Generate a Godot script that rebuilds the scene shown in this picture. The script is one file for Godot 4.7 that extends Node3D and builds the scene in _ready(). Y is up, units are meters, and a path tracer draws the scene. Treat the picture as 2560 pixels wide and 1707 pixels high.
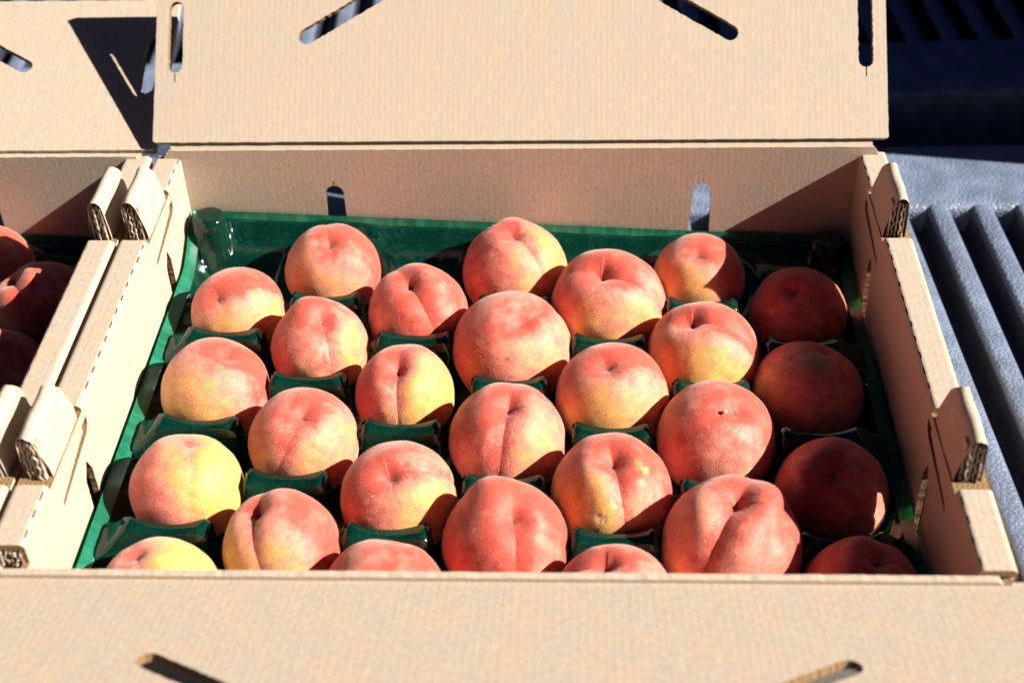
extends Node3D

const H := 0.108          # height of the boxes' rails above the truck bed
const HALF_W := 0.25
const HALF_D := 0.19
var M := {}
var rng := RandomNumberGenerator.new()
var names := {}
var n_low := FastNoiseLite.new()
var n_mid := FastNoiseLite.new()
var n_fine := FastNoiseLite.new()

# ---------------------------------------------------------------- naming helpers
func numbered(called: String, parent: Node) -> String:
	var key := str(parent.get_instance_id()) + called
	var k: int = names.get(key, 0)
	names[key] = k + 1
	return called if k == 0 else "%s_%03d" % [called, k]

func put(o: Node3D, called: String, parent: Node = self) -> Node3D:
	o.name = numbered(called, parent)
	parent.add_child(o, true)
	return o

func tag(o: Node, label: String, category: String, group := "") -> void:
	o.set_meta("label", label)
	o.set_meta("category", category)
	if group != "":
		o.set_meta("group", group)

func mesh_node(st: SurfaceTool, mat: Material, called: String, parent: Node = self, smooth := true) -> MeshInstance3D:
	if smooth:
		st.generate_normals()
	var mi := MeshInstance3D.new()
	mi.mesh = st.commit()
	mi.material_override = mat
	put(mi, called, parent)
	return mi

# ---------------------------------------------------------------- textures and materials
func make_image(size: int, f: Callable, mips := true) -> ImageTexture:
	var im := Image.create(size, size, false, Image.FORMAT_RGB8)
	for y in size:
		for x in size:
			im.set_pixel(x, y, f.call(x, y))
	if mips:
		im.generate_mipmaps()
	return ImageTexture.create_from_image(im)

func noise_image(size: int, freq: float, octaves: int, sd: int) -> Image:
	var n := FastNoiseLite.new()
	n.seed = sd
	n.frequency = freq
	n.fractal_octaves = octaves
	return n.get_seamless_image(size, size)

func make_materials() -> void:
	# cardboard: short paper fibres, soft blotches, faint upright flute lines
	var fib := noise_image(1024, 0.09, 3, 11)
	var blo := noise_image(1024, 0.008, 4, 12)
	var thin := noise_image(1024, 0.035, 2, 13)
	var r := RandomNumberGenerator.new()
	r.seed = 5
	var card := func(x: int, y: int) -> Color:
		var a: float = fib.get_pixel((x * 2) % 1024, (y / 2 + 300) % 1024).r - 0.5
		var b: float = blo.get_pixel(x, y).r - 0.5
		var c: float = thin.get_pixel((x * 3) % 1024, (y / 6) % 1024).r - 0.5
		var w := r.randf() - 0.5
		var fl := sin(x * TAU * 64.0 / 1024.0)
		var mo: float = blo.get_pixel((x * 5 + y) % 1024, (y * 5) % 1024).r - 0.5
		var v := 1.0 + a * 0.13 + b * 0.045 + c * 0.035 + mo * 0.055 + w * 0.06 + fl * 0.013
		if r.randf() < 0.0008:
			v += r.randf_range(-0.25, 0.2)
		return Color(0.725 * v, 0.668 * v * (1.0 - b * 0.04), 0.605 * v * (1.0 - b * 0.10))
	var card_tex := make_image(1024, card)
	var fibre := func(x: int, y: int) -> Color:
		var a: float = fib.get_pixel(x, y).r
		var fl := 0.5 + 0.5 * sin(x * TAU * 64.0 / 1024.0 + 2.0 * (thin.get_pixel(x, y / 3).r - 0.5))
		var v := 0.66 * a + 0.13 * fl + 0.21 * blo.get_pixel((x * 7) % 1024, (y * 7) % 1024).r
		return Color(v, v, v)
	var card_h := make_image(1024, fibre)
	var m := StandardMaterial3D.new()
	m.resource_name = "cardboard"
	m.albedo_texture = card_tex
	m.uv1_triplanar = true
	m.uv1_world_triplanar = true
	m.uv1_triplanar_sharpness = 4.0
	m.uv1_scale = Vector3.ONE * 4.0
	m.roughness = 0.72
	m.metallic_specular = 0.5
	m.heightmap_enabled = true
	m.heightmap_texture = card_h
	m.heightmap_scale = 0.009
	M.card = m
	# the brown paper inside the board, seen at cut edges
	var core := func(x: int, y: int) -> Color:
		var a: float = fib.get_pixel((x * 4) % 1024, (y * 4) % 1024).r
		var s := 0.5 + 0.5 * sin(x * TAU * 24.0 / 256.0 + sin(y * TAU * 16.0 / 256.0) * 1.4)
		var v := 0.45 + 0.45 * a + 0.25 * s
		return Color(0.66 * v, 0.52 * v, 0.36 * v)
	m = StandardMaterial3D.new()
	m.resource_name = "cut_edge"
	m.albedo_texture = make_image(256, core)
	m.uv1_triplanar = true
	m.uv1_world_triplanar = true
	m.uv1_scale = Vector3.ONE * 16.0
	m.roughness = 0.9
	M.edge = m
	# green tray plastic with dust on it
	var dust := func(x: int, y: int) -> Color:
		var a: float = blo.get_pixel(x % 1024, y % 1024).r
		var d := 0.0
		if r.randf() < 0.02 + 0.13 * smoothstep(0.5, 0.75, a):
			d = r.randf_range(0.05, 0.4)
		var g := 1.0 + (a - 0.5) * 0.3
		return Color(0.015 * g + d, 0.185 * g + d * 0.9, 0.145 * g + d * 0.95)
	m = StandardMaterial3D.new()
	m.resource_name = "green_plastic"
	m.albedo_texture = make_image(1024, dust)
	m.uv1_triplanar = true
	m.uv1_world_triplanar = true
	m.uv1_scale = Vector3.ONE * 4.0
	m.roughness = 0.14
	m.metallic_specular = 0.55
	m.backlight_enabled = true
	m.backlight = Color(0.12, 0.7, 0.42)
	M.tray = m
	# paler copy of the tray plastic: sunlight painted into the rim, plus scuffs
	var lit_scuff := func(x: int, y: int) -> Color:
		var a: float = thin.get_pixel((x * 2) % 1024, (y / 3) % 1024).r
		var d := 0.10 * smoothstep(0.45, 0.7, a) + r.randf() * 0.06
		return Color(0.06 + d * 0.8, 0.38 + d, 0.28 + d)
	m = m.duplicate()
	m.resource_name = "sunlit_scuffed_plastic"
	m.albedo_texture = make_image(512, lit_scuff)
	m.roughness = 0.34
	M.lit_scuffed = m
	# peach skin: colour in the vertices, fuzz in the textures
	var fz := noise_image(512, 0.16, 2, 21)
	var spk := func(x: int, y: int) -> Color:
		var a: float = fz.get_pixel(x, y).r - 0.5
		var b: float = blo.get_pixel((x * 2) % 1024, (y * 2) % 1024).r - 0.5
		var v := 0.92 + a * 0.42 + b * 0.14 + (r.randf() - 0.5) * 0.10
		if r.randf() < 0.02:
			v += 0.12
		return Color(clampf(v + 0.01, 0, 1), clampf(v, 0, 1), clampf(v, 0, 1))
	var fh := func(x: int, y: int) -> Color:
		var v: float = fz.get_pixel(x, y).r * 0.6 + r.randf() * 0.4
		return Color(v, v, v)
	m = StandardMaterial3D.new()
	m.resource_name = "peach_skin"
	m.vertex_color_use_as_albedo = true
	m.albedo_texture = make_image(512, spk)
	m.uv1_triplanar = true
	m.uv1_triplanar_sharpness = 3.0
	m.uv1_scale = Vector3.ONE * 12.0
	m.roughness = 0.56
	m.metallic_specular = 0.55
	m.rim_enabled = true
	m.rim = 0.65
	m.rim_tint = 0.0
	m.subsurf_scatter_enabled = true
	m.subsurf_scatter_strength = 0.08
	m.heightmap_enabled = true
	m.heightmap_texture = make_image(512, fh)
	m.heightmap_scale = 0.04
	M.peach = m
	# black pebbled bed liner, sun bleached
	var peb := noise_image(1024, 0.09, 2, 31)
	var lin := func(x: int, y: int) -> Color:
		var a: float = peb.get_pixel(x, y).r - 0.5
		var b: float = blo.get_pixel(x, y).r - 0.5
		var v := 1.0 + a * 0.20 + b * 0.28 + (r.randf() - 0.5) * 0.05
		return Color(0.45 * v, 0.505 * v, 0.61 * v)
	var pebh := func(x: int, y: int) -> Color:
		var v: float = peb.get_pixel(x, y).r
		return Color(v, v, v)
	m = StandardMaterial3D.new()
	m.resource_name = "bed_liner"
	m.albedo_texture = make_image(1024, lin)
	m.uv1_triplanar = true
	m.uv1_triplanar_sharpness = 4.0
	m.uv1_scale = Vector3.ONE * 3.5
	m.roughness = 0.38
	m.metallic_specular = 0.7
	m.heightmap_enabled = true
	m.heightmap_texture = make_image(1024, pebh)
	m.heightmap_scale = 0.07
	M.liner = m
	m = m.duplicate()
	m.resource_name = "light_painted_ribs"
	m.vertex_color_use_as_albedo = true  # vertex colours hold painted light and shade of the ribs
	M.ribs = m
	m = M.liner.duplicate()
	m.resource_name = "groove_shade_liner"
	m.albedo_color = Color(0.36, 0.37, 0.42)  # darkened copy of the liner: shade of the grooves painted in
	M.floor = m
	m = StandardMaterial3D.new()
	m.resource_name = "dark_metal"
	m.albedo_color = Color(0.42, 0.44, 0.50)
	m.roughness = 0.22
	m.metallic = 0.85
	M.metal = m
	m = StandardMaterial3D.new()
	m.resource_name = "truck_paint"
	m.albedo_color = Color(0.16, 0.17, 0.2)
	m.roughness = 0.3
	m.clearcoat_enabled = true
	m.clearcoat = 0.8
	M.paint = m
	m = StandardMaterial3D.new()
	m.resource_name = "asphalt"
	var asp := func(x: int, y: int) -> Color:
		var a: float = peb.get_pixel((x * 3) % 1024, (y * 3) % 1024).r
		var v := 0.2 + 0.12 * a + 0.06 * r.randf()
		return Color(v, v, v * 1.02)
	m.albedo_texture = make_image(512, asp)
	m.uv1_triplanar = true
	m.uv1_scale = Vector3.ONE * 1.5
	m.roughness = 0.9
	M.asphalt = m
	m = StandardMaterial3D.new()
	m.resource_name = "sap"
	m.albedo_color = Color(0.93, 0.72, 0.62)
	m.roughness = 0.08
	M.sap = m
	m = StandardMaterial3D.new()
	m.resource_name = "peach_fuzz"
	m.albedo_color = Color(0.98, 0.90, 0.82)
	m.roughness = 0.9
	m.backlight_enabled = true
	m.backlight = Color(0.8, 0.8, 0.8)
	M.fuzz = m

# ---------------------------------------------------------------- outlines
func rough(pts: PackedVector2Array, step := 0.0025, amp := 0.00022, closed := true) -> PackedVector2Array:
	var out := PackedVector2Array()
	var n := pts.size()
	for i in n if closed else n - 1:
		var a := pts[i]
		var b := pts[(i + 1) % n]
		var k := maxi(1, int((b - a).length() / step))
		var d := (b - a).normalized().orthogonal()
		out.append(a)
		for j in range(1, k):
			out.append(a.lerp(b, (j + rng.randf_range(-0.25, 0.25)) / k) + d * rng.randf_range(-amp, amp))
	return out

func slot_outline(a: Vector2, b: Vector2, w: float) -> PackedVector2Array:
	var d := (b - a).normalized()
	var s := d.orthogonal()
	var pts := PackedVector2Array()
	for i in 7:
		var t := PI * i / 6.0
		pts.append(b + s * cos(t) * w + d * sin(t) * w)
	for i in 7:
		var t := PI * i / 6.0
		pts.append(a - s * cos(t) * w - d * sin(t) * w)
	return rough(pts, 0.0016, 0.0003)

func poly(parent: Node, pts: PackedVector2Array, depth: float, at: Transform3D, mat: Material, op := CSGShape3D.OPERATION_UNION) -> CSGPolygon3D:
	if Geometry2D.is_polygon_clockwise(pts):
		pts.reverse()
	var c := CSGPolygon3D.new()
	c.polygon = pts
	c.depth = depth
	c.material = mat
	c.operation = op
	c.transform = at
	c.name = "shape"
	parent.add_child(c, true)
	return c

func cut_box(parent: Node, lo: Vector3, hi: Vector3, mat: Material, op := CSGShape3D.OPERATION_SUBTRACTION) -> CSGBox3D:
	var c := CSGBox3D.new()
	c.size = hi - lo
	c.position = (hi + lo) / 2.0
	c.material = mat
	c.operation = op
	c.name = "shape"
	parent.add_child(c, true)
	return c

func combiner(called: String, parent: Node) -> CSGCombiner3D:
	var c := CSGCombiner3D.new()
	put(c, called, parent)
	return c

# ---------------------------------------------------------------- the cardboard box
func lid_panel(box: Node3D, called: String, lean: float, side: float, rise: float) -> void:
	# a flap hinged on the back (side -1) or front (side +1) rail, leaning outwards by lean degrees
	var c := combiner(called, box)
	c.position = Vector3(0, H + rise - 0.0035, side * HALF_D)
	c.rotation_degrees.x = side * lean
	c.position.x = 0.0 if side < 0 else 0.006
	var z0 := 0.0 if side < 0 else 0.0045
	var w := 0.2515
	var wr := 0.2515 if side < 0 else (0.258 if box.position.x > -0.1 else 0.244)
	var l0 := 0.0068
	var ext := 0.0 if side < 0 else 0.010
	var pts := PackedVector2Array([Vector2(-w, l0 + 0.001), Vector2(-w, 0.142), Vector2(wr, 0.142), Vector2(wr, l0 + 0.001), Vector2(wr - 0.002, l0), Vector2(-w + 0.002, l0)])
	poly(c, rough(pts, 0.003, 0.0002), 0.0050 if side < 0 else 0.0045, Transform3D(Basis(), Vector3(0, 0, z0)), M.card)
	# the crushed crease that joins it to the wall, a little behind the face
	poly(c, rough(PackedVector2Array([Vector2(-0.239 - ext, -0.004), Vector2(-0.2405 - ext, 0.0085), Vector2(0.2405 + (wr - 0.2425 if side > 0 else 0.0), 0.0085), Vector2(0.243 + (wr - 0.2445 if side > 0 else 0.0), -0.004)]), 0.004, 0.0002), 0.0016, Transform3D(Basis(), Vector3(0, 0, z0 - 0.0030 if side < 0 else z0 - 0.0022)), M.card)
	for s in [-1.0, 1.0]:
		var tip := Vector2(s * 0.146, 0.081) if side < 0 else Vector2(s * 0.1525, 0.0695)
		for cut in [[tip, tip + Vector2(-s * 0.058, 0.035), 0.0056], [Vector2(s * 0.2375, 0.061), Vector2(s * 0.2375, 0.102), 0.0050]]:
			poly(c, slot_outline(cut[0], cut[1], cut[2]), 0.02, Transform3D(Basis(), Vector3(0, 0, 0.01)), M.edge, CSGShape3D.OPERATION_SUBTRACTION)
		# the short score below the upright slot
		cut_box(c, Vector3(s * 0.2375 - 0.0004, 0.0495, -0.02), Vector3(s * 0.2375 + 0.0004, 0.0565, 0.02), M.edge)

func cross_wall(box: Node3D, called: String, side: float, rise: float) -> void:
	# back (side -1) or front (side +1) wall between the side walls, with two upright slots
	var c := combiner(called, box)
	c.position = Vector3(0, 0, side * (HALF_D - 0.002) + 0.002)
	poly(c, rough(PackedVector2Array([Vector2(-0.2465, 0.002), Vector2(-0.2465, H - 0.004), Vector2(-0.241, H + rise - 0.003), Vector2(-0.239, H + rise), Vector2(0.2405, H + rise), Vector2(0.2425, H + rise - 0.003), Vector2(0.2465, H - 0.004), Vector2(0.2465, 0.002)]), 0.004, 0.0002), 0.004, Transform3D(), M.card)
	if side < 0:
		cut_box(c, Vector3(-0.2415, H + rise - 0.0045, -0.008), Vector3(0.243, H + rise + 0.002, -0.0012), M.card)
	for s in [-1.0, 1.0]:
		var x: float = s * 0.1275
		var pts := PackedVector2Array()
		for i in 9:
			var t := PI * i / 8.0
			pts.append(Vector2(x + 0.0062 * cos(t), H - 0.0285 + 0.0062 * sin(t)))
		pts.append(Vector2(x - 0.0090, H - 0.074))
		pts.append(Vector2(x + 0.0068, H - 0.074))
		poly(c, rough(pts, 0.002, 0.0002), 0.03, Transform3D(Basis(), Vector3(0, 0, 0.01)), M.edge, CSGShape3D.OPERATION_SUBTRACTION)
		cut_box(c, Vector3(x - 0.0004, H - 0.023, -0.02), Vector3(x + 0.0004, H - 0.018, 0.02), M.edge)

func side_wall(box: Node3D, s: float) -> void:
	# double wall with a folded rail on top; notches for the stacking tabs, slits and pointed slots
	var c := combiner("side_wall", box)
	var prof := PackedVector2Array()
	prof.append(Vector2(s * 0.25, 0.0))
	for i in 5:
		var t := PI / 2 * i / 4.0
		prof.append(Vector2(s * (0.247 + 0.003 * cos(t)), H - 0.003 + 0.003 * sin(t)))
	for i in 5:
		var t := PI / 2 + PI / 2 * i / 4.0
		prof.append(Vector2(s * (0.2345 + 0.003 * cos(t)), H - 0.003 + 0.003 * sin(t)))
	prof.append_array(PackedVector2Array([Vector2(s * 0.2315, 0.0), Vector2(s * 0.235, 0.0), Vector2(s * 0.235, H - 0.004), Vector2(s * 0.2465, H - 0.004), Vector2(s * 0.2465, 0.0)]))
	poly(c, prof, 0.380, Transform3D(Basis(), Vector3(0, 0, 0.19)), M.card)
	var x0 := minf(s * 0.225, s * 0.26)
	var x1 := maxf(s * 0.225, s * 0.26)
	# notches in the rail
	for z in [[-0.1470, -0.0885], [0.0700, 0.1315], [0.1735 if s < 0 else 0.1855, 0.20]]:
		cut_box(c, Vector3(x0, H - (0.0125 if z[0] > 0.15 else 0.0038), z[0]), Vector3(x1, H + 0.01, z[1]), M.edge)
	var turn := Basis(Vector3.UP, PI / 2)
	for z in [-0.145, 0.072]:
		# hooked slit beside the tab, through the inner wall only
		var pts := PackedVector2Array([Vector2(-0.0055, -0.010), Vector2(-0.0045, -0.015), Vector2(0.0, -0.0185), Vector2(0.050, -0.0255), Vector2(0.0485, -0.0225), Vector2(0.004, -0.0135), Vector2(0.0035, -0.010)])
		var q := PackedVector2Array()
		for p in pts:
			q.append(Vector2(-(z + p.x), H + p.y))
		poly(c, rough(q, 0.0022, 0.00025), 0.006, Transform3D(turn, Vector3(0.0365 - 0.0005 if s < 0 else 0.0, 0, 0) + Vector3(-0.266 if s < 0 else 0.2365, 0, 0)), M.edge, CSGShape3D.OPERATION_SUBTRACTION)
	for z in [-0.118 if s < 0 else -0.1105, 0.083]:
		# pointed slot through both walls
		var pts := PackedVector2Array([Vector2(-0.001, -0.030), Vector2(0.0060, -0.040), Vector2(0.0068, -0.098), Vector2(-0.0068, -0.098), Vector2(-0.0060, -0.040)])
		var q := PackedVector2Array()
		for p in pts:
			q.append(Vector2(-(z + p.x), H + p.y))
		poly(c, rough(q, 0.002, 0.0003), x1 - x0, Transform3D(turn, Vector3(x1, 0, 0)), M.edge, CSGShape3D.OPERATION_SUBTRACTION)
	# perforations along the folded edges
	for run in [[-0.084, 0.062], [0.136, 0.170 if s < 0 else 0.182], [-0.186, -0.155]]:
		var z: float = run[0]
		while z < run[1] - 0.004:
			var a := rng.randf_range(0.0045, 0.0065)
			var xi := s * (0.2331 + rng.randf_range(-0.0002, 0.0003))
			cut_box(c, Vector3(xi - 0.00045, H - 0.0035, z), Vector3(xi + 0.00045, H + 0.002, z + a), M.edge)
			z += 0.0132 + rng.randf_range(-0.0008, 0.0008)

func tab_point(s: float, i: int, n: int) -> Vector3:
	# the tab's upright profile from its inner foot over the folded top to its outer foot: x, y and how far up it is (0 to 1)
	var pts := [Vector2(0.2316, -0.013), Vector2(0.2330, 0.004), Vector2(0.2362, 0.0200), Vector2(0.2372, 0.0236), Vector2(0.2388, 0.0256), Vector2(0.2410, 0.0264), Vector2(0.2432, 0.0256), Vector2(0.2448, 0.0236), Vector2(0.2453, 0.0200), Vector2(0.2462, 0.004), Vector2(0.2466, -0.013)]
	var p: Vector2 = pts[i]
	return Vector3(s * p.x, p.y, p.y)

func stacking_tab(box: Node3D, s: float, z: float) -> void:
	var n := 11
	var st := SurfaceTool.new()
	st.begin(Mesh.PRIMITIVE_TRIANGLES)
	var back := func(y: float) -> float:
		if y > 0.0137:
			return z - 0.0005 + (y - 0.0137) * 0.80
		return z - 0.0005 + (0.0137 - y) * 0.20
	var front := func(y: float) -> float:
		return z + 0.0515 + minf(0.0, (y - 0.026) * 0.10)
	var cols := 9
	for i in n:
		var p := tab_point(s, i, n)
		for j in cols:
			var t := float(j) / (cols - 1)
			var zz: float = lerp(back.call(p.y), front.call(p.y), t)
			var wob := sin(t * 9.0 + i * 0.4 + z * 90.0) * 0.00018
			if j == cols - 1:
				zz += rng.randf_range(-0.0005, 0.0005)
			st.add_vertex(Vector3(p.x + s * wob, H + p.y + wob, zz))
	for i in n - 1:
		for j in cols - 1:
			var a := i * cols + j
			var quad := [a, a + 1, a + cols, a + 1, a + cols + 1, a + cols]
			if s > 0:
				quad.reverse()
			for k in quad:
				st.add_index(k)
	# back end, closed
	var t0 := n * cols
	for i in n:
		var p := tab_point(s, i, n)
		st.add_vertex(Vector3(p.x, H + p.y, back.call(p.y)))
	for i in range(1, n - 1):
		for k in ([t0, t0 + i, t0 + i + 1] if s > 0 else [t0, t0 + i + 1, t0 + i]):
			st.add_index(k)
	var t := mesh_node(st, M.card, "stacking_tab", box)
	# the cut front end shows the sheets of the folded board
	board_end(t, s, z + 0.0505, H - 0.0085, H + 0.0225, 0.2345, 0.2450, 5)

func board_end(parent: Node3D, s: float, z: float, y0: float, y1: float, xa: float, xb: float, sheets: int, deep := 0.006) -> void:
	# wavy paper sheets standing in a cut end of corrugated board
	var st := SurfaceTool.new()
	st.begin(Mesh.PRIMITIVE_TRIANGLES)
	for k in sheets:
		var x := lerpf(xa, xb, (k + 0.5) / sheets)
		var wave := 0.0 if k % 2 == 0 else 0.00075
		var th := 0.00042
		var rows := 14
		var pts := []
		var tear := rng.randf_range(-0.0025, 0.0006)
		for i in rows:
			var t := float(i) / (rows - 1)
			var xx := x + wave * sin(t * (y1 - y0) * 900.0 + k) + rng.randf_range(-0.0002, 0.0002)
			pts.append([xx, lerpf(y0, y1, t) - (0.002 * rng.randf() if i == rows - 1 else 0.0), z + tear + rng.randf_range(-0.0006, 0.0006)])
		for i in rows - 1:
			var a = pts[i]
			var b = pts[i + 1]
			var q := [Vector3(s * (a[0] - th), a[1], a[2]), Vector3(s * (a[0] + th), a[1], a[2]), Vector3(s * (b[0] + th), b[1], b[2]), Vector3(s * (b[0] - th), b[1], b[2])]
			var e := []
			for v in q:
				e.append(v - Vector3(0, 0, deep))
			quad(st, q[0], q[1], q[2], q[3])
			quad(st, q[1], e[1], e[2], q[2])
			quad(st, e[0], q[0], q[3], e[3])
			if i == rows - 2:
				quad(st, q[3], q[2], e[2], e[3])
	st.generate_normals()
	var mi := MeshInstance3D.new()
	mi.mesh = st.commit()
	mi.material_override = M.card
	put(mi, "torn_edge", parent)

func quad(st: SurfaceTool, a: Vector3, b: Vector3, c: Vector3, d: Vector3) -> void:
	for v in [a, c, b, a, d, c]:
		st.set_smooth_group(-1)
		st.add_vertex(v)

func make_box(at: Vector3, label: String, lid_lean: float, rise: float) -> Node3D:
	var box := Node3D.new()
	put(box, "cardboard_box")
	box.position = at
	tag(box, label, "box", "open peach boxes on the truck")
	var fl := combiner("floor_panel", box)
	cut_box(fl, Vector3(-0.246, 0.001, -0.185), Vector3(0.246, 0.0048, 0.185), M.card, CSGShape3D.OPERATION_UNION)
	cross_wall(box, "back_wall", -1.0, rise)
	cross_wall(box, "front_wall", 1.0, -0.003)
	for s in [-1.0, 1.0]:
		side_wall(box, s)
		for z in [-0.1435, 0.0735]:
			stacking_tab(box, s, z)
		# torn sheets in the notch floors and at the rail's cut ends
		for z in [-0.0895, 0.1305, 0.1750 if s < 0 else 0.1870]:
			board_end(box, s, z, H - 0.014, H - 0.0045, 0.2335, 0.2485, 6, 0.012 if z < 0.17 else 0.004)
		board_end(box, s, -0.1485, H - 0.030, H - 0.0045, 0.2350, 0.2455, 4, 0.004)
		board_end(box, s, 0.0685, H - 0.030, H - 0.0045, 0.2350, 0.2455, 4, 0.004)
	lid_panel(box, "lid_flap", lid_lean, -1.0, rise)
	lid_panel(box, "front_flap", 72.0, 1.0, -0.0015)
	return box

# ---------------------------------------------------------------- the moulded tray
const COLS_A := [-0.1245, 0.0, 0.1235]
const COLS_B := [-0.1838, -0.0625, 0.0620, 0.1845]
const ROWS := [-0.1405, -0.0975, -0.0578, -0.0150, 0.0264, 0.0712, 0.1114, 0.1504]

func tray_height(x: float, z: float) -> float:
	var yc := -0.065 - 0.022 * x - 0.008 * smoothstep(0.13, 0.16, x)
	var rc := 0.0352
	# distance to the rim
	var ex := 0.2285 - absf(x)
	var ez := 0.1835 - absf(z)
	var web := -0.083
	var rim := -0.0670 - 0.022 * x
	if z < 0:
		rim = lerpf(rim, -0.0570 - 0.055 * x, smoothstep(0.13, 0.18, -z))
	var bx := clampf((0.024 - ex) / 0.0235, 0.0, 1.0)
	bx = bx * (0.6 + 0.4 * bx)
	var bz := smoothstep(0.030, 0.007, ez)
	if z < -0.12:
		# the back border is a broad sloping shelf with a step under the rim
		bz = maxf(smoothstep(0.009, 0.006, ez), 0.62 * smoothstep(0.055, 0.018, ez))
	var y := lerpf(web, rim, maxf(bx, bz))
	# rounded knobs in the corners
	var cx := absf(x) - 0.2145
	var cz := absf(z) - 0.1690
	var cd := sqrt(cx * cx + cz * cz)
	if cd < 0.0135:
		y = maxf(y, -0.044 - 0.05 * x + 0.004 * (sqrt(maxf(0.0, 1.0 - pow(cd / 0.0135, 2.0))) - 1.0) - 0.010 * smoothstep(0.0105, 0.0135, cd))
	# cups
	var best := 9.0
	for k in 8:
		var dz: float = z - ROWS[k]
		if absf(dz) > 0.045:
			continue
		for cxx in (COLS_A if k % 2 == 0 else COLS_B):
			var dx: float = x - cxx
			var d := sqrt(dx * dx + dz * dz)
			best = minf(best, d)
	if best < rc + 0.012:
		var lim := yc - sqrt(maxf(0.0, rc * rc - best * best)) if best < rc else yc + (best - rc) * 3.2
		y = minf(y, lim)
	y += 0.0016 * exp(-pow((best - rc - 0.0075) / 0.0022, 2.0)) * smoothstep(-0.081, -0.076, y)
	# small raised marks on the back shelf
	for mk in [Vector2(-0.075, -0.160), Vector2(-0.068, -0.1585), Vector2(-0.060, -0.1615), Vector2(-0.0545, -0.159), Vector2(-0.058, -0.155), Vector2(-0.051, -0.156)]:
		var d := Vector2(x, z).distance_to(mk)
		if d < 0.0028:
			y += 0.0011 * (1.0 - d / 0.0028)
	# soft dents of thin plastic
	y += 0.0009 * n_low.get_noise_2d(x * 1500.0, z * 1500.0) + 0.0002 * n_low.get_noise_2d(x * 5200.0, z * 5200.0) * smoothstep(0.03, 0.0, minf(ex, ez))
	return y

func make_tray(at: Vector3, label: String) -> Node3D:
	var tray := Node3D.new()
	put(tray, "fruit_tray")
	tray.position = at
	tag(tray, label, "tray", "green peach trays")
	var st := SurfaceTool.new()
	st.begin(Mesh.PRIMITIVE_TRIANGLES)
	var nx := 286
	var nz := 230
	for j in nz + 1:
		for i in nx + 1:
			var x := lerpf(-0.2290, 0.2290, float(i) / nx)
			var z := lerpf(-0.1840, 0.1840, float(j) / nz)
			st.add_vertex(Vector3(x, H + tray_height(x, z), z))
	for j in nz:
		for i in nx:
			var a := j * (nx + 1) + i
			for k in [a, a + 1, a + nx + 1, a + 1, a + nx + 2, a + nx + 1]:
				st.add_index(k)
	mesh_node(st, M.tray, "moulded_sheet", tray)
	# turned-up lip along the walls
	st = SurfaceTool.new()
	st.begin(Mesh.PRIMITIVE_TRIANGLES)
	var edge := []
	for i in 96:
		edge.append(Vector2(lerpf(-0.229, 0.229, i / 96.0), -0.184))
	for i in 80:
		edge.append(Vector2(0.229, lerpf(-0.184, 0.184, i / 80.0)))
	for i in 96:
		edge.append(Vector2(lerpf(0.229, -0.229, i / 96.0), 0.184))
	for i in 80:
		edge.append(Vector2(-0.229, lerpf(0.184, -0.184, i / 80.0)))
	var nE := edge.size()
	for i in nE:
		var e: Vector2 = edge[i]
		var y := -0.067 - 0.022 * e.x
		if e.y < 0:
			y = lerpf(y, -0.0570 - 0.055 * e.x, smoothstep(0.13, 0.18, -e.y))
		var wv := 0.0012 * n_mid.get_noise_2d(e.x * 500.0, e.y * 500.0)
		for k in 4:
			var inset: float = [-0.0125, -0.0080, 0.0010, 0.0030][k]
			var up: float = [-0.0016, 0.0002, 0.0030, 0.0052][k]
			var dirv := Vector2(signf(e.x) if absf(e.x) > 0.2285 else 0.0, signf(e.y) if absf(e.y) > 0.1835 else 0.0)
			inset *= 1.0 if dirv.x != 0.0 else 0.3
			var p := e - dirv * (0.0015 + inset * -0.4 + (wv if k > 0 else 0.0))
			st.add_vertex(Vector3(p.x, H + y + up + wv, p.y))
	for i in nE:
		for k in 3:
			var a := i * 4 + k
			var b := ((i + 1) % nE) * 4 + k
			for v in [a, a + 1, b, b, a + 1, b + 1]:
				st.add_index(v)
	mesh_node(st, M.lit_scuffed, "rim", tray)
	# raised saddles between the cups
	for k in 8:
		var list: Array = COLS_B if k % 2 == 0 else COLS_A
		for x in list:
			if k == 0 or k == 7:
				continue
			saddle(tray, x, ROWS[k])
	return tray

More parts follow.
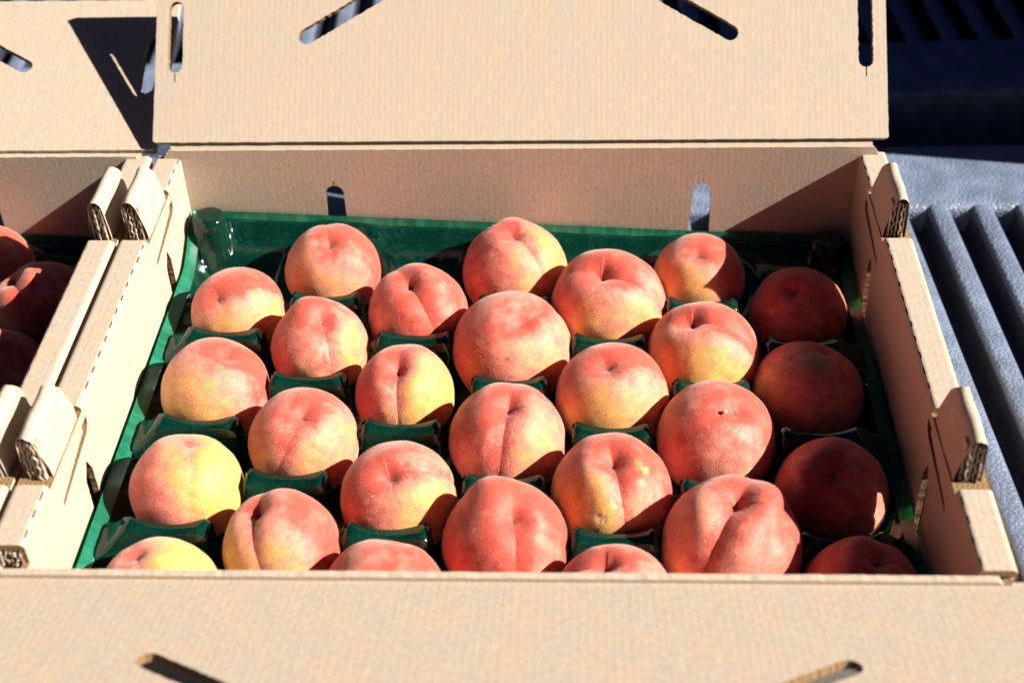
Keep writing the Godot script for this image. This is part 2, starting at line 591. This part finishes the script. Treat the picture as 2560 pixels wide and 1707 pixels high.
func saddle(tray: Node3D, x0: float, z0: float) -> void:
	# a bow-tie shaped ridge with a concave top; at the side walls it runs on into the rim
	var st := SurfaceTool.new()
	st.begin(Mesh.PRIMITIVE_TRIANGLES)
	var n := 18
	var xa := x0 - 0.0235
	var xb := x0 + 0.0235
	if x0 < -0.17:
		xa = -0.222
	if x0 > 0.17:
		xb = 0.222
	var prof := 9
	for i in n + 1:
		var t := float(i) / n
		var x := lerpf(xa, xb, t)
		var u := (x - x0) / 0.0235
		var uu := minf(u * u, 2.4)
		var endf := 1.0
		var e: float = min(t, 1.0 - t)
		if (e == t and xa > -0.22) or (e != t and xb < 0.22):
			endf = smoothstep(-0.02, 0.07, e)
		var top := -0.0565 - 0.022 * x + 0.0042 * minf(uu, 1.0) - 0.004 * (1.0 - endf)
		top = lerpf(top, -0.0645 - 0.022 * x, smoothstep(0.85, 1.6, absf(u)))
		var w := (0.0040 + 0.0036 * uu) * (0.86 + 0.14 * endf)
		top += 0.0006 * n_mid.get_noise_2d(x * 700.0, z0 * 700.0)
		var pr := [Vector2(-w - 0.004, -0.088), Vector2(-w - 0.0012, top - 0.008), Vector2(-w, top - 0.0012), Vector2(-w * 0.75, top - 0.0001), Vector2(0, top - 0.0004), Vector2(w * 0.75, top - 0.0001), Vector2(w, top - 0.0012), Vector2(w + 0.0012, top - 0.008), Vector2(w + 0.004, -0.088)]
		for p in pr:
			st.add_vertex(Vector3(x, H + p.y, z0 + p.x))
	for i in n:
		for j in prof - 1:
			var a := i * prof + j
			for k in [a, a + prof, a + 1, a + 1, a + prof, a + prof + 1]:
				st.add_index(k)
	# ends
	for end in [0, n]:
		var base := (n + 1) * prof + (0 if end == 0 else prof)
		for j in prof:
			var e := 1.0 if end == 0 else -1.0
			var t := 0.0 if end == 0 else 1.0
			var x := lerpf(xa, xb, t)
			var uu := minf(pow((x - x0) / 0.0235, 2.0), 2.4)
			var top := -0.0565 - 0.022 * x + 0.0042 * minf(uu, 1.0) - 0.004 * 0.9
			top = lerpf(top, -0.0645 - 0.022 * x, smoothstep(0.85, 1.6, absf(x - x0) / 0.0235))
			var w := (0.0040 + 0.0036 * uu) * 0.88
			var pr := [Vector2(-w - 0.004, -0.088), Vector2(-w - 0.0012, top - 0.008), Vector2(-w, top - 0.0012), Vector2(-w * 0.75, top - 0.0001), Vector2(0, top - 0.0004), Vector2(w * 0.75, top - 0.0001), Vector2(w, top - 0.0012), Vector2(w + 0.0012, top - 0.008), Vector2(w + 0.004, -0.088)]
			st.add_vertex(Vector3(x - e * 0.0002, H + pr[j].y, z0 + pr[j].x))
		for j in range(1, prof - 1):
			for v in ([base, base + j, base + j + 1] if end == 0 else [base, base + j + 1, base + j]):
				st.add_index(v)
	mesh_node(st, M.tray, "saddle", tray)

# ---------------------------------------------------------------- peaches
func ramp(t: float) -> Color:
	var keys := [[0.0, Color(0.70, 0.080, 0.045)], [0.26, Color(0.85, 0.275, 0.205)], [0.48, Color(0.88, 0.36, 0.15)], [0.72, Color(0.85, 0.44, 0.10)], [1.0, Color(0.84, 0.60, 0.15)]]
	for i in 4:
		if t <= keys[i + 1][0]:
			return keys[i][1].lerp(keys[i + 1][1], clampf((t - keys[i][0]) / (keys[i + 1][0] - keys[i][0]), 0, 1))
	return keys[4][1]

func peach(label: String, c: Vector3, r: float, pole: Vector3, seam: Vector3, yellow_side: Vector3, amount: float, cleft: float, spots := []) -> MeshInstance3D:
	var side := pole.cross(seam).normalized()
	var sd := rng.randf_range(0, 500)
	var np := 128
	var nt := 84
	var st := SurfaceTool.new()
	st.begin(Mesh.PRIMITIVE_TRIANGLES)
	var lop := rng.randf_range(-0.02, 0.02)
	var tall := rng.randf_range(0.95, 1.0)
	var green := 1.0 if amount > 0.8 else 0.0
	for j in nt + 1:
		var th := PI * pow(float(j) / nt, 1.25)
		for i in np:
			var q := 2.0 * i / np - 1.0
			var ph := PI * (0.28 * q + 0.72 * q * q * q)
			var d := pole * cos(th) + (seam * cos(ph) + side * sin(ph)) * sin(th)
			var off := sin(th) * sin(ph)
			var fwd := cos(ph) > 0.0
			# groove: a sharp fold near the stem that fades to a faint line
			var along := th if fwd else -th
			var dep := 0.0
			if fwd:
				dep = cleft * (0.030 + 0.060 * exp(-pow(maxf(0.0, th - 0.12) / 0.62, 2.0))) * smoothstep(2.9, 1.9, th)
			else:
				dep = cleft * 0.06 * exp(-pow(th / 0.34, 2.0))
			var wid := 0.085 + 0.11 * exp(-th * 1.3)
			var a := absf(off) / wid
			var groove := dep * (0.62 * exp(-a * 1.15) + 0.38 * exp(-a * a * 0.35))
			var cav := 0.125 * (0.6 + 0.4 * cleft) * exp(-pow(th / 0.20, 2.0)) + 0.03 * exp(-pow(th / 0.5, 2.0))
			var bulge := 0.044 * cleft * exp(-pow((th - 0.55) / 0.4, 2.0)) * exp(-pow((absf(off) - 0.33) / 0.28, 2.0))
			var tip := 0.02 * exp(-pow((PI - th) / 0.25, 2.0))
			var lumps := 0.030 * n_low.get_noise_3d(d.x * 70 + sd, d.y * 70, d.z * 70) + 0.004 * n_low.get_noise_3d(d.x * 260 + sd, d.y * 260, d.z * 260)
			var rad := r * (1.0 - groove - cav + bulge + tip + lumps + lop * off)
			var pos := d * rad
			pos -= pole * (pos.dot(pole) * (1.0 - tall))
			# colour
			var lo := n_low.get_noise_3d(d.x * 95 + sd, d.y * 95 + 40, d.z * 95)
			var mi := n_mid.get_noise_3d(d.x * 190 - sd, d.y * 190, d.z * 190)
			var fi := n_fine.get_noise_3d(d.x * 480 + sd, d.y * 480, d.z * 480)
			var f := d.dot(yellow_side)  # the skin itself turns yellow towards this side
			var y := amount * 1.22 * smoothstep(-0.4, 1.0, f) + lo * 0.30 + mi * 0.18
			y += 0.12 * smoothstep(0.25, 0.6, -d.y) * amount
			var edge := 1.0 - absf(clampf(y, 0, 1) - 0.55) * 1.8
			y += fi * 0.34 * maxf(0.0, edge)
			y -= 0.25 * exp(-a * a * 0.5) * smoothstep(0.0, 0.02, dep) + 0.22 * exp(-pow(th / 0.24, 2.0))
			y = clampf(y, 0.0, 1.0)
			var col := ramp(y)
			col = col * (1.0 + 0.18 * mi + 0.10 * fi)
			col = col.lerp(Color(0.24, 0.06, 0.04), 0.8 * smoothstep(0.085, 0.03, th))
			if fi > 0.50:
				col = col.lerp(Color(0.85, 0.55, 0.35), minf(0.5, (fi - 0.50) * 3.0))
			if green > 0.5:
				col = col.lerp(Color(0.55, 0.52, 0.13), 0.55 * smoothstep(0.62, 1.0, y))
			col = col.lerp(Color(0.42, 0.16, 0.09), 0.6 * exp(-a * a * 9.0) * smoothstep(0.9, 1.5, th) * smoothstep(0.0, 0.03, dep) * float(cleft > 0.95))
			for sp in spots:
				if sp[2] == null:
					pos += d * r * sp[3] * smoothstep(1.0, 0.0, d.distance_to(sp[0]) / sp[1])
					continue
				var ds: float = d.distance_to(sp[0]) / sp[1] + 0.8 * fi + 0.7 * mi
				if ds < 1.3:
					var k: float = smoothstep(1.15, 0.75, ds)
					col = col.lerp(sp[2], k * 0.85)
					pos -= d * r * sp[3] * smoothstep(1.2, 0.2, ds)
			col.a = 1.0
			st.set_color(col)
			st.add_vertex(pos)
			if j == 0 or j == nt:
				for k in np - 1:
					st.set_color(col)
					st.add_vertex(pos)
				break
	for j in nt:
		for i in np:
			var a := j * np + i
			var b := j * np + (i + 1) % np
			var e := a + np
			var g := b + np
			if j > 0:
				for k in [a, b, e]:
					st.add_index(k)
			if j < nt - 1:
				for k in [b, g, e]:
					st.add_index(k)
	var mi := mesh_node(st, M.peach, "peach")
	mi.position = c
	tag(mi, label, "peach", "peaches in the green trays")
	fuzz(mi)
	return mi

func fuzz(on: MeshInstance3D) -> void:
	# short pale hairs over the upper skin
	var arr := on.mesh.surface_get_arrays(0)
	var v: PackedVector3Array = arr[Mesh.ARRAY_VERTEX]
	var n: PackedVector3Array = arr[Mesh.ARRAY_NORMAL]
	var ix: PackedInt32Array = arr[Mesh.ARRAY_INDEX]
	var out := PackedVector3Array()
	for k in range(0, ix.size(), 3):
		var a := v[ix[k]]
		var ab := v[ix[k + 1]] - a
		var ac := v[ix[k + 2]] - a
		var nn := n[ix[k]]
		if nn.y < -0.25 or nn.z < -0.75:
			continue
		var want := ab.cross(ac).length() * 0.5 * 4.2e6
		var cnt := int(want + rng.randf())
		for q in cnt:
			var s := rng.randf()
			var t := rng.randf()
			if s + t > 1.0:
				s = 1.0 - s
				t = 1.0 - t
			var p := a + ab * s + ac * t
			var lean := Vector3(rng.randf() - 0.5, rng.randf() - 0.5, rng.randf() - 0.5)
			var up := (nn + lean * 1.3).normalized() * rng.randf_range(0.00025, 0.0006)
			var w := up.cross(lean).normalized() * 0.000026
			out.append(p - w)
			out.append(p + w)
			out.append(p + up)
	var am := ArrayMesh.new()
	var pack := []
	pack.resize(Mesh.ARRAY_MAX)
	pack[Mesh.ARRAY_VERTEX] = out
	am.add_surface_from_arrays(Mesh.PRIMITIVE_TRIANGLES, pack)
	var f := MeshInstance3D.new()
	f.mesh = am
	f.material_override = M.fuzz
	f.set_meta("kind", "stuff")
	put(f, "fuzz", on)

func sap_bead(on: Node3D, d: Vector3, r: float) -> void:
	var s := SphereMesh.new()
	s.radius = 0.0013
	s.height = 0.0026
	s.radial_segments = 20
	s.rings = 10
	var mi := MeshInstance3D.new()
	mi.mesh = s
	mi.material_override = M.sap
	mi.position = d * r * 0.968
	mi.scale = Vector3(1.2, 0.9, 1.0)
	mi.set_meta("label", "clear bead of dried sap")
	put(mi, "sap_bead", on)

func all_peaches() -> void:
	peach("pink peach with an orange left cheek, leftmost of the back row, beside the tray corner", Vector3(-0.1266, 0.0458, -0.1407), 0.0326, Vector3(0.063, 0.953, 0.296), Vector3(-0.198, 0.302, -0.932), Vector3(-0.559, -0.177, 0.810), 0.45, 0.70)
	peach("peach with red left and yellow right cheek, middle one of the back row", Vector3(-0.0013, 0.0430, -0.1429), 0.0360, Vector3(0.002, 0.999, 0.045), Vector3(0.628, -0.037, 0.777), Vector3(0.868, 0.226, 0.442), 0.50, 0.80, [[Vector3(-0.117, 0.942, -0.316), 0.50, null, 0.06]])
	peach("orange peach half in wall shadow, rightmost of the three in the back row", Vector3(0.1241, 0.0403, -0.1378), 0.0311, Vector3(-0.075, 0.942, 0.329), Vector3(0.929, 0.186, -0.321), Vector3(-0.686, -0.190, 0.702), 0.55, 0.50)
	peach("pink and yellow peach with a level crease, by the left wall, nearest the back corner", Vector3(-0.1826, 0.0471, -0.0911), 0.0310, Vector3(-0.318, 0.825, 0.467), Vector3(0.861, 0.458, -0.222), Vector3(0.369, -0.362, 0.856), 0.60, 0.60)
	peach("rosy pink peach with a slanting groove, second from left in the second row", Vector3(-0.0637, 0.0444, -0.0933), 0.0331, Vector3(-0.119, 0.980, 0.159), Vector3(0.493, -0.081, 0.866), Vector3(0.334, -0.340, 0.879), 0.12, 1.10, [[Vector3(0.286, 0.951, -0.118), 0.60, null, 0.05]])
	peach("large peach with a deep level fold, third from left in the second row", Vector3(0.0622, 0.0416, -0.1061), 0.0384, Vector3(-0.177, 0.952, 0.249), Vector3(0.940, 0.089, 0.328), Vector3(0.279, -0.333, 0.901), 0.50, 1.30)
	peach("dark red peach with one bright sliver of sun, by the right wall, nearest the back", Vector3(0.1888, 0.0290, -0.1123), 0.0323, Vector3(-0.185, 0.927, 0.326), Vector3(0.847, -0.018, 0.531), Vector3(-0.178, -0.351, 0.919), 0.15, 0.60, [[Vector3(-0.342, 0.937, -0.076), 0.60, null, 0.04]])
	peach("pointed pink peach with a soft upright groove, leftmost in the third row", Vector3(-0.1241, 0.0457, -0.0577), 0.0312, Vector3(0.197, 0.953, 0.229), Vector3(0.336, -0.285, 0.898), Vector3(0.747, -0.093, 0.658), 0.40, 0.70, [[Vector3(-0.139, 0.978, -0.156), 0.65, null, 0.15]])
	peach("largest round pinkish red peach, in the middle of the third row", Vector3(-0.0006, 0.0430, -0.0599), 0.0382, Vector3(0.223, 0.899, 0.377), Vector3(0.745, 0.093, -0.660), Vector3(0.860, 0.167, 0.483), 0.25, 0.50, [[Vector3(0.001, 0.508, 0.861), 0.03, Color(0.35, 0.05, 0.03), 0.00]])
	peach("orange and yellow peach with a fold under its stem hollow, rightmost in the third row", Vector3(0.1215, 0.0403, -0.0557), 0.0355, Vector3(-0.312, 0.945, 0.093), Vector3(0.918, 0.276, 0.284), Vector3(-0.403, -0.304, 0.863), 0.70, 1.10)
	peach("smooth pink and orange peach by the left wall, second from the back", Vector3(-0.1823, 0.0470, -0.0137), 0.0335, Vector3(0.365, 0.930, -0.043), Vector3(0.929, -0.367, -0.042), Vector3(-0.371, -0.074, 0.926), 0.50, 0.60)
	peach("yellow cheeked peach with a scabbed upright seam, second from left in the fourth row", Vector3(-0.0643, 0.0444, -0.0136), 0.0306, Vector3(-0.088, 0.958, 0.272), Vector3(-0.014, -0.274, 0.962), Vector3(0.835, 0.024, 0.550), 0.65, 1.10, [[Vector3(-0.096, -0.153, 0.983), 0.10, Color(0.25, 0.07, 0.04), 0.02], [Vector3(-0.015, 0.607, 0.794), 0.06, Color(0.55, 0.22, 0.10), 0.01], [Vector3(-0.505, 0.863, 0.009), 0.50, null, 0.05], [Vector3(0.381, 0.912, -0.152), 0.50, null, 0.06]])
	peach("peach with small dark red stem slit and yellow base, third in the fourth row", Vector3(0.0629, 0.0416, -0.0125), 0.0350, Vector3(-0.155, 0.978, 0.140), Vector3(0.935, 0.190, -0.299), Vector3(-0.031, -0.288, 0.957), 0.65, 0.70)
	peach("smooth dark red shaded peach with a pale blotch on top, by the right wall", Vector3(0.1852, 0.0310, -0.0293), 0.0346, Vector3(0.256, 0.936, -0.242), Vector3(0.819, -0.342, -0.460), Vector3(-0.489, 0.030, 0.872), 0.35, 0.20, [[Vector3(0.019, 0.979, 0.201), 0.24, Color(0.66, 0.30, 0.12), 0.00]])
	peach("pink peach with a thin slanting seam, leftmost in the fifth row", Vector3(-0.1212, 0.0457, 0.0313), 0.0327, Vector3(0.158, 0.945, 0.285), Vector3(-0.371, -0.211, 0.904), Vector3(0.526, -0.261, 0.809), 0.40, 0.60, [[Vector3(-0.468, 0.864, 0.187), 0.60, null, 0.04]])
	peach("peach with a dark curved cleft down its face, middle of the fifth row", Vector3(0.0002, 0.0430, 0.0268), 0.0347, Vector3(0.047, 0.994, 0.098), Vector3(-0.118, -0.092, 0.989), Vector3(0.585, 0.063, 0.809), 0.30, 1.20, [[Vector3(-0.036, -0.271, 0.962), 0.08, Color(0.35, 0.06, 0.03), 0.01]])
	var gummy := peach("red peach with a clear bead of sap on top, rightmost in the fifth row", Vector3(0.1236, 0.0403, 0.0212), 0.0354, Vector3(0.320, 0.913, 0.254), Vector3(-0.865, 0.172, 0.472), Vector3(-0.643, -0.112, 0.758), 0.25, 0.40)
	peach("peach half brownish red and half greenish yellow, by the left wall", Vector3(-0.1822, 0.0470, 0.0723), 0.0322, Vector3(0.131, 0.936, -0.325), Vector3(0.292, 0.277, 0.916), Vector3(0.952, 0.305, -0.017), 0.85, 0.35, [[Vector3(-0.374, 0.917, -0.136), 0.60, null, 0.05]])
	peach("peach with a pale level crease and yellow speckled right cheek, sixth row", Vector3(-0.0597, 0.0443, 0.0769), 0.0331, Vector3(-0.091, 0.933, 0.349), Vector3(0.961, 0.174, -0.215), Vector3(0.786, -0.069, 0.614), 0.45, 1.10)
	peach("scarred orange peach with a long groove and brown blemishes near its foot", Vector3(0.0616, 0.0416, 0.0696), 0.0347, Vector3(-0.005, 0.990, 0.141), Vector3(0.200, -0.137, 0.970), Vector3(-0.498, -0.198, 0.844), 0.65, 1.30, [[Vector3(-0.211, 0.393, 0.895), 0.10, Color(0.80, 0.55, 0.30), 0.02], [Vector3(-0.283, 0.007, 0.959), 0.10, Color(0.16, 0.06, 0.03), 0.05], [Vector3(0.403, 0.773, 0.490), 0.07, Color(0.80, 0.44, 0.14), 0.00], [Vector3(0.393, 0.897, 0.203), 0.10, Color(0.78, 0.36, 0.12), 0.00], [Vector3(0.491, 0.826, 0.277), 0.07, Color(0.80, 0.44, 0.14), 0.00], [Vector3(0.012, 0.585, 0.811), 0.07, Color(0.70, 0.45, 0.25), 0.02]])
	peach("dark red three lobed peach with a small sun spot, shaded by the right wall", Vector3(0.1884, 0.0309, 0.0581), 0.0326, Vector3(-0.130, 0.940, 0.315), Vector3(-0.571, -0.330, 0.751), Vector3(-0.234, -0.239, 0.942), 0.10, 1.00, [[Vector3(-0.593, 0.798, 0.108), 0.50, null, 0.05], [Vector3(0.530, 0.770, 0.356), 0.55, null, 0.05]])
	peach("pink peach with a deep red cleft at upper left and yellow left edge", Vector3(-0.1205, 0.0457, 0.1165), 0.0320, Vector3(-0.372, 0.924, -0.088), Vector3(-0.022, 0.086, 0.996), Vector3(-0.573, 0.011, 0.820), 0.45, 1.20)
	peach("cone topped deep pink fuzzy peach with a short stem slit, front middle", Vector3(0.0019, 0.0430, 0.1093), 0.0347, Vector3(0.192, 0.938, 0.289), Vector3(0.115, -0.313, 0.943), Vector3(0.071, -0.242, 0.968), 0.06, 0.80, [[Vector3(-0.222, 0.930, -0.292), 0.65, null, 0.16]])
	peach("big crimson peach split by a long diagonal groove, front right", Vector3(0.1254, 0.0402, 0.1082), 0.0385, Vector3(0.047, 0.998, -0.043), Vector3(-0.464, 0.060, 0.884), Vector3(-0.842, 0.020, 0.540), 0.30, 1.50, [[Vector3(0.424, 0.898, -0.122), 0.70, null, 0.08], [Vector3(-0.548, 0.835, -0.055), 0.60, null, 0.06]])
	peach("pale yellow green peach top just above the front flap, at left", Vector3(-0.1796, 0.0470, 0.1537), 0.0325, Vector3(-0.298, 0.938, -0.178), Vector3(0.367, 0.285, 0.886), Vector3(0.880, 0.466, 0.089), 0.85, 0.40)
	peach("plain pink peach top above the front flap, between the cleft and the cone topped peaches", Vector3(-0.0603, 0.0443, 0.1509), 0.0330, Vector3(0.163, 0.693, -0.703), Vector3(0.974, -0.225, 0.004), Vector3(-0.439, -0.021, 0.898), 0.10, 0.20)
	peach("pink peach top with a red stem hollow, just above the front flap", Vector3(0.0613, 0.0417, 0.1523), 0.0325, Vector3(-0.177, 0.980, -0.089), Vector3(-0.973, -0.188, -0.135), Vector3(0.818, 0.172, 0.549), 0.30, 1.20)
	peach("dark red notched peach top at the front right corner, in shade", Vector3(0.1920, 0.0309, 0.1374), 0.0330, Vector3(0.222, 0.963, -0.152), Vector3(-0.275, 0.212, 0.938), Vector3(-0.272, -0.267, 0.925), 0.08, 1.20)
	sap_bead(gummy, Vector3(0.077, 0.938, 0.339), 0.0354)
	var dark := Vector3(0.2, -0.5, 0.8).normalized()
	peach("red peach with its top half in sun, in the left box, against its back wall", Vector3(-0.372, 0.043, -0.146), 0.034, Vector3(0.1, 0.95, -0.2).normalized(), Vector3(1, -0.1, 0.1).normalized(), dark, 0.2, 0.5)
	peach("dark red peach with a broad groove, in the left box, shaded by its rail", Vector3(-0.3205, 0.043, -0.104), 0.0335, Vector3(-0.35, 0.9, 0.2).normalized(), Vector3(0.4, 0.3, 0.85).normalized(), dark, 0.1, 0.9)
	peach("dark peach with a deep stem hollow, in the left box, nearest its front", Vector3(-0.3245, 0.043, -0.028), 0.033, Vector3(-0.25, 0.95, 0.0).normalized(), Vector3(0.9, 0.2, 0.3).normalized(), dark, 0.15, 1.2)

# ---------------------------------------------------------------- the pickup truck
func rib(parent: Node3D, x: float, z0: float, z1: float) -> void:
	if M.has("rib_" + str(z0)):
		var mi := MeshInstance3D.new()
		mi.mesh = M["rib_" + str(z0)]
		mi.material_override = M.ribs
		mi.position.x = x
		put(mi, "rib", parent)
		return
	var st := SurfaceTool.new()
	st.begin(Mesh.PRIMITIVE_TRIANGLES)
	var pr := [Vector2(-0.0100, -0.0240), Vector2(-0.0085, -0.0050), Vector2(-0.0082, -0.0022), Vector2(-0.0066, -0.0006), Vector2(-0.004, 0.0), Vector2(0.004, 0.0), Vector2(0.0066, -0.0006), Vector2(0.0082, -0.0022), Vector2(0.0085, -0.0050), Vector2(0.0100, -0.0240)]
	var zs := [z0, lerpf(z0, z1, 0.25), lerpf(z0, z1, 0.5), lerpf(z0, z1, 0.75), z1]
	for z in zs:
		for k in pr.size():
			var rib_shade: float = [0.14, 0.16, 0.35, 0.9, 1.0, 1.0, 0.9, 0.35, 0.16, 0.14][k]  # sunlit tops and groove shade painted into the rib colour
			st.set_color(Color(rib_shade, rib_shade, rib_shade * 1.02))
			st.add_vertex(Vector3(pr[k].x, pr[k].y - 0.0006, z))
	for i in zs.size() - 1:
		for j in pr.size() - 1:
			var a := i * pr.size() + j
			var b := a + pr.size()
			for k in [a, a + 1, b, a + 1, b + 1, b]:
				st.add_index(k)
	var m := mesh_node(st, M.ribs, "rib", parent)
	m.position.x = x
	M["rib_" + str(z0)] = m.mesh

func slab(parent: Node3D, called: String, pr: PackedVector2Array, x0: float, x1: float, mat: Material) -> MeshInstance3D:
	# a profile in (z, y) swept along x, with closed ends
	var st := SurfaceTool.new()
	st.begin(Mesh.PRIMITIVE_TRIANGLES)
	var n := pr.size()
	if Geometry2D.is_polygon_clockwise(pr):
		pr.reverse()
	for j in n:
		var a := pr[j]
		var b := pr[(j + 1) % n]
		quad(st, Vector3(x0, a.y, a.x), Vector3(x1, a.y, a.x), Vector3(x1, b.y, b.x), Vector3(x0, b.y, b.x))
	var tri := Geometry2D.triangulate_polygon(pr)
	for x in [x0, x1]:
		for k in range(0, tri.size(), 3):
			for v in ([tri[k], tri[k + 1], tri[k + 2]] if x == x0 else [tri[k], tri[k + 2], tri[k + 1]]):
				st.set_smooth_group(-1)
				st.add_vertex(Vector3(x, pr[v].y, pr[v].x))
	return mesh_node(st, mat, called, parent)

func rounded(z0: float, z1: float, top: float, bottom: float, r: float) -> PackedVector2Array:
	var p := PackedVector2Array([Vector2(z0, bottom)])
	for i in 6:
		var t := PI / 2 * i / 5.0
		p.append(Vector2(z0 + r - r * cos(t), top - r + r * sin(t)))
	for i in 6:
		var t := PI / 2 * i / 5.0
		p.append(Vector2(z1 - r + r * sin(t), top - r + r * cos(t)))
	p.append(Vector2(z1, bottom))
	return p

func make_truck() -> void:
	var truck := Node3D.new()
	put(truck, "pickup_truck")
	truck.rotation_degrees.y = 2.5
	tag(truck, "dark pickup truck bed and lowered tailgate with ribbed liner under the boxes", "truck")
	var gate := slab(truck, "tailgate", rounded(-0.355, 0.42, -0.0230, -0.07, 0.006), -0.85, 0.64, M.floor)
	var strip := slab(gate, "border_strip", rounded(-0.362, -0.268, 0.0, -0.05, 0.007), -0.85, 0.64, M.liner)
	strip.transform = Transform3D(Basis(), Vector3(0.34, 0, -0.003)) * Transform3D(Basis(Vector3.UP, deg_to_rad(-1.6)), Vector3.ZERO) * Transform3D(Basis(), Vector3(-0.34, 0, 0))
	var x := 0.333 - 0.0335 * 33
	while x < 0.62:
		rib(gate, x, -0.31, 0.40)
		x += 0.0335
	slab(truck, "hinge_panel", PackedVector2Array([Vector2(-0.47, -0.10), Vector2(-0.47, -0.075), Vector2(-0.34, -0.075), Vector2(-0.34, -0.10)]), -0.85, 0.64, M.metal)
	slab(truck, "sill_bar", rounded(-0.428, -0.398, -0.030, -0.09, 0.009), -0.85, 0.64, M.metal)
	var bed := slab(truck, "bed_floor", rounded(-2.2, -0.455, -0.0230, -0.07, 0.006), -0.85, 0.64, M.floor)
	slab(bed, "border_strip", rounded(-0.548, -0.450, 0.0, -0.05, 0.007), -0.85, 0.64, M.liner)
	x = 0.345 - 0.0335 * 34
	while x < 0.62:
		rib(bed, x, -2.19, -0.542)
		x += 0.0335
	for s in [0.70, -0.92]:
		var st := SurfaceTool.new()
		st.begin(Mesh.PRIMITIVE_TRIANGLES)
		var pr := [Vector2(-0.07, -0.35), Vector2(-0.07, 0.31), Vector2(-0.062, 0.335), Vector2(-0.045, 0.345), Vector2(0.045, 0.345), Vector2(0.062, 0.335), Vector2(0.07, 0.31), Vector2(0.07, -0.35)]
		for i in pr.size():
			var a: Vector2 = pr[i]
			var b: Vector2 = pr[(i + 1) % pr.size()]
			quad(st, Vector3(s + a.x, a.y, -0.285), Vector3(s + b.x, b.y, -0.285), Vector3(s + b.x, b.y, -2.2), Vector3(s + a.x, a.y, -2.2))
		for z in [-0.285, -2.2]:
			for k in range(1, pr.size() - 1):
				for v in ([0, k, k + 1] if z > -1.0 else [0, k + 1, k]):
					st.set_smooth_group(-1)
					st.add_vertex(Vector3(s + pr[v].x, pr[v].y, z))
		mesh_node(st, M.paint, "side_panel", truck)

func _ready() -> void:
	rng.seed = 77
	n_low.seed = 3
	n_low.frequency = 0.012
	n_mid.seed = 4
	n_mid.frequency = 0.02
	n_fine.seed = 5
	n_fine.frequency = 0.03
	# camera
	var cam := Camera3D.new()
	cam.name = "camera"
	cam.position = Vector3(0.04149, 0.62329, 0.65013)
	cam.basis = Basis.from_euler(Vector3(-0.679262, 0.058583, -0.036638))
	cam.fov = 2.0 * rad_to_deg(atan(853.5 / 3579.7))
	cam.near = 0.02
	cam.far = 300.0
	var at := CameraAttributesPhysical.new()
	at.frustum_focal_length = 12.0 / tan(atan(853.5 / 3579.7))
	at.frustum_focus_distance = 0.88
	at.frustum_near = 0.02
	at.frustum_far = 300.0
	at.exposure_aperture = 7.0
	cam.attributes = at
	add_child(cam)
	cam.current = true
	# sky, sun, exposure
	var env := Environment.new()
	env.background_mode = Environment.BG_SKY
	var sky := ProceduralSkyMaterial.new()
	sky.sky_top_color = Color(0.13, 0.30, 0.74)
	sky.sky_horizon_color = Color(0.52, 0.62, 0.80)
	sky.sky_curve = 0.12
	sky.ground_bottom_color = Color(0.12, 0.11, 0.10)
	sky.ground_horizon_color = Color(0.40, 0.42, 0.45)
	sky.sky_energy_multiplier = 0.21
	sky.ground_energy_multiplier = 0.19
	env.sky = Sky.new()
	env.sky.sky_material = sky
	env.tonemap_mode = Environment.TONE_MAPPER_LINEAR
	env.tonemap_exposure = 2.2
	env.sdfgi_enabled = true
	env.ssao_enabled = true
	env.ssil_enabled = true
	var we := WorldEnvironment.new()
	we.name = "world_environment"
	we.environment = env
	add_child(we)
	var sun := DirectionalLight3D.new()
	sun.name = "sun"
	sun.light_energy = 1.6
	sun.light_color = Color(1.0, 0.96, 0.90)
	sun.light_angular_distance = 0.5
	sun.shadow_enabled = true
	add_child(sun)
	sun.look_at_from_position(Vector3(1.44, 1.0, 0.23), Vector3.ZERO, Vector3.UP)
	make_materials()
	# setting
	var st := SurfaceTool.new()
	st.begin(Mesh.PRIMITIVE_TRIANGLES)
	quad(st, Vector3(-80, -0.75, 80), Vector3(80, -0.75, 80), Vector3(80, -0.75, -80), Vector3(-80, -0.75, -80))
	var g := mesh_node(st, M.asphalt, "ground")
	g.set_meta("kind", "structure")
	make_truck()
	# boxes and what is in them
	make_box(Vector3(0, 0.0005, 0), "open tan cardboard box full of sunlit peaches, lid standing half up", 45.0, 0.0065)
	make_box(Vector3(-0.503, 0.0005, 0), "open tan cardboard box at the left with its lid laid far back", 67.0, 0.002)
	make_tray(Vector3.ZERO, "glossy green moulded tray holding the peaches of the full box")
	make_tray(Vector3(-0.503, 0, 0), "dark green moulded tray in the shade of the left box")
	all_peaches()
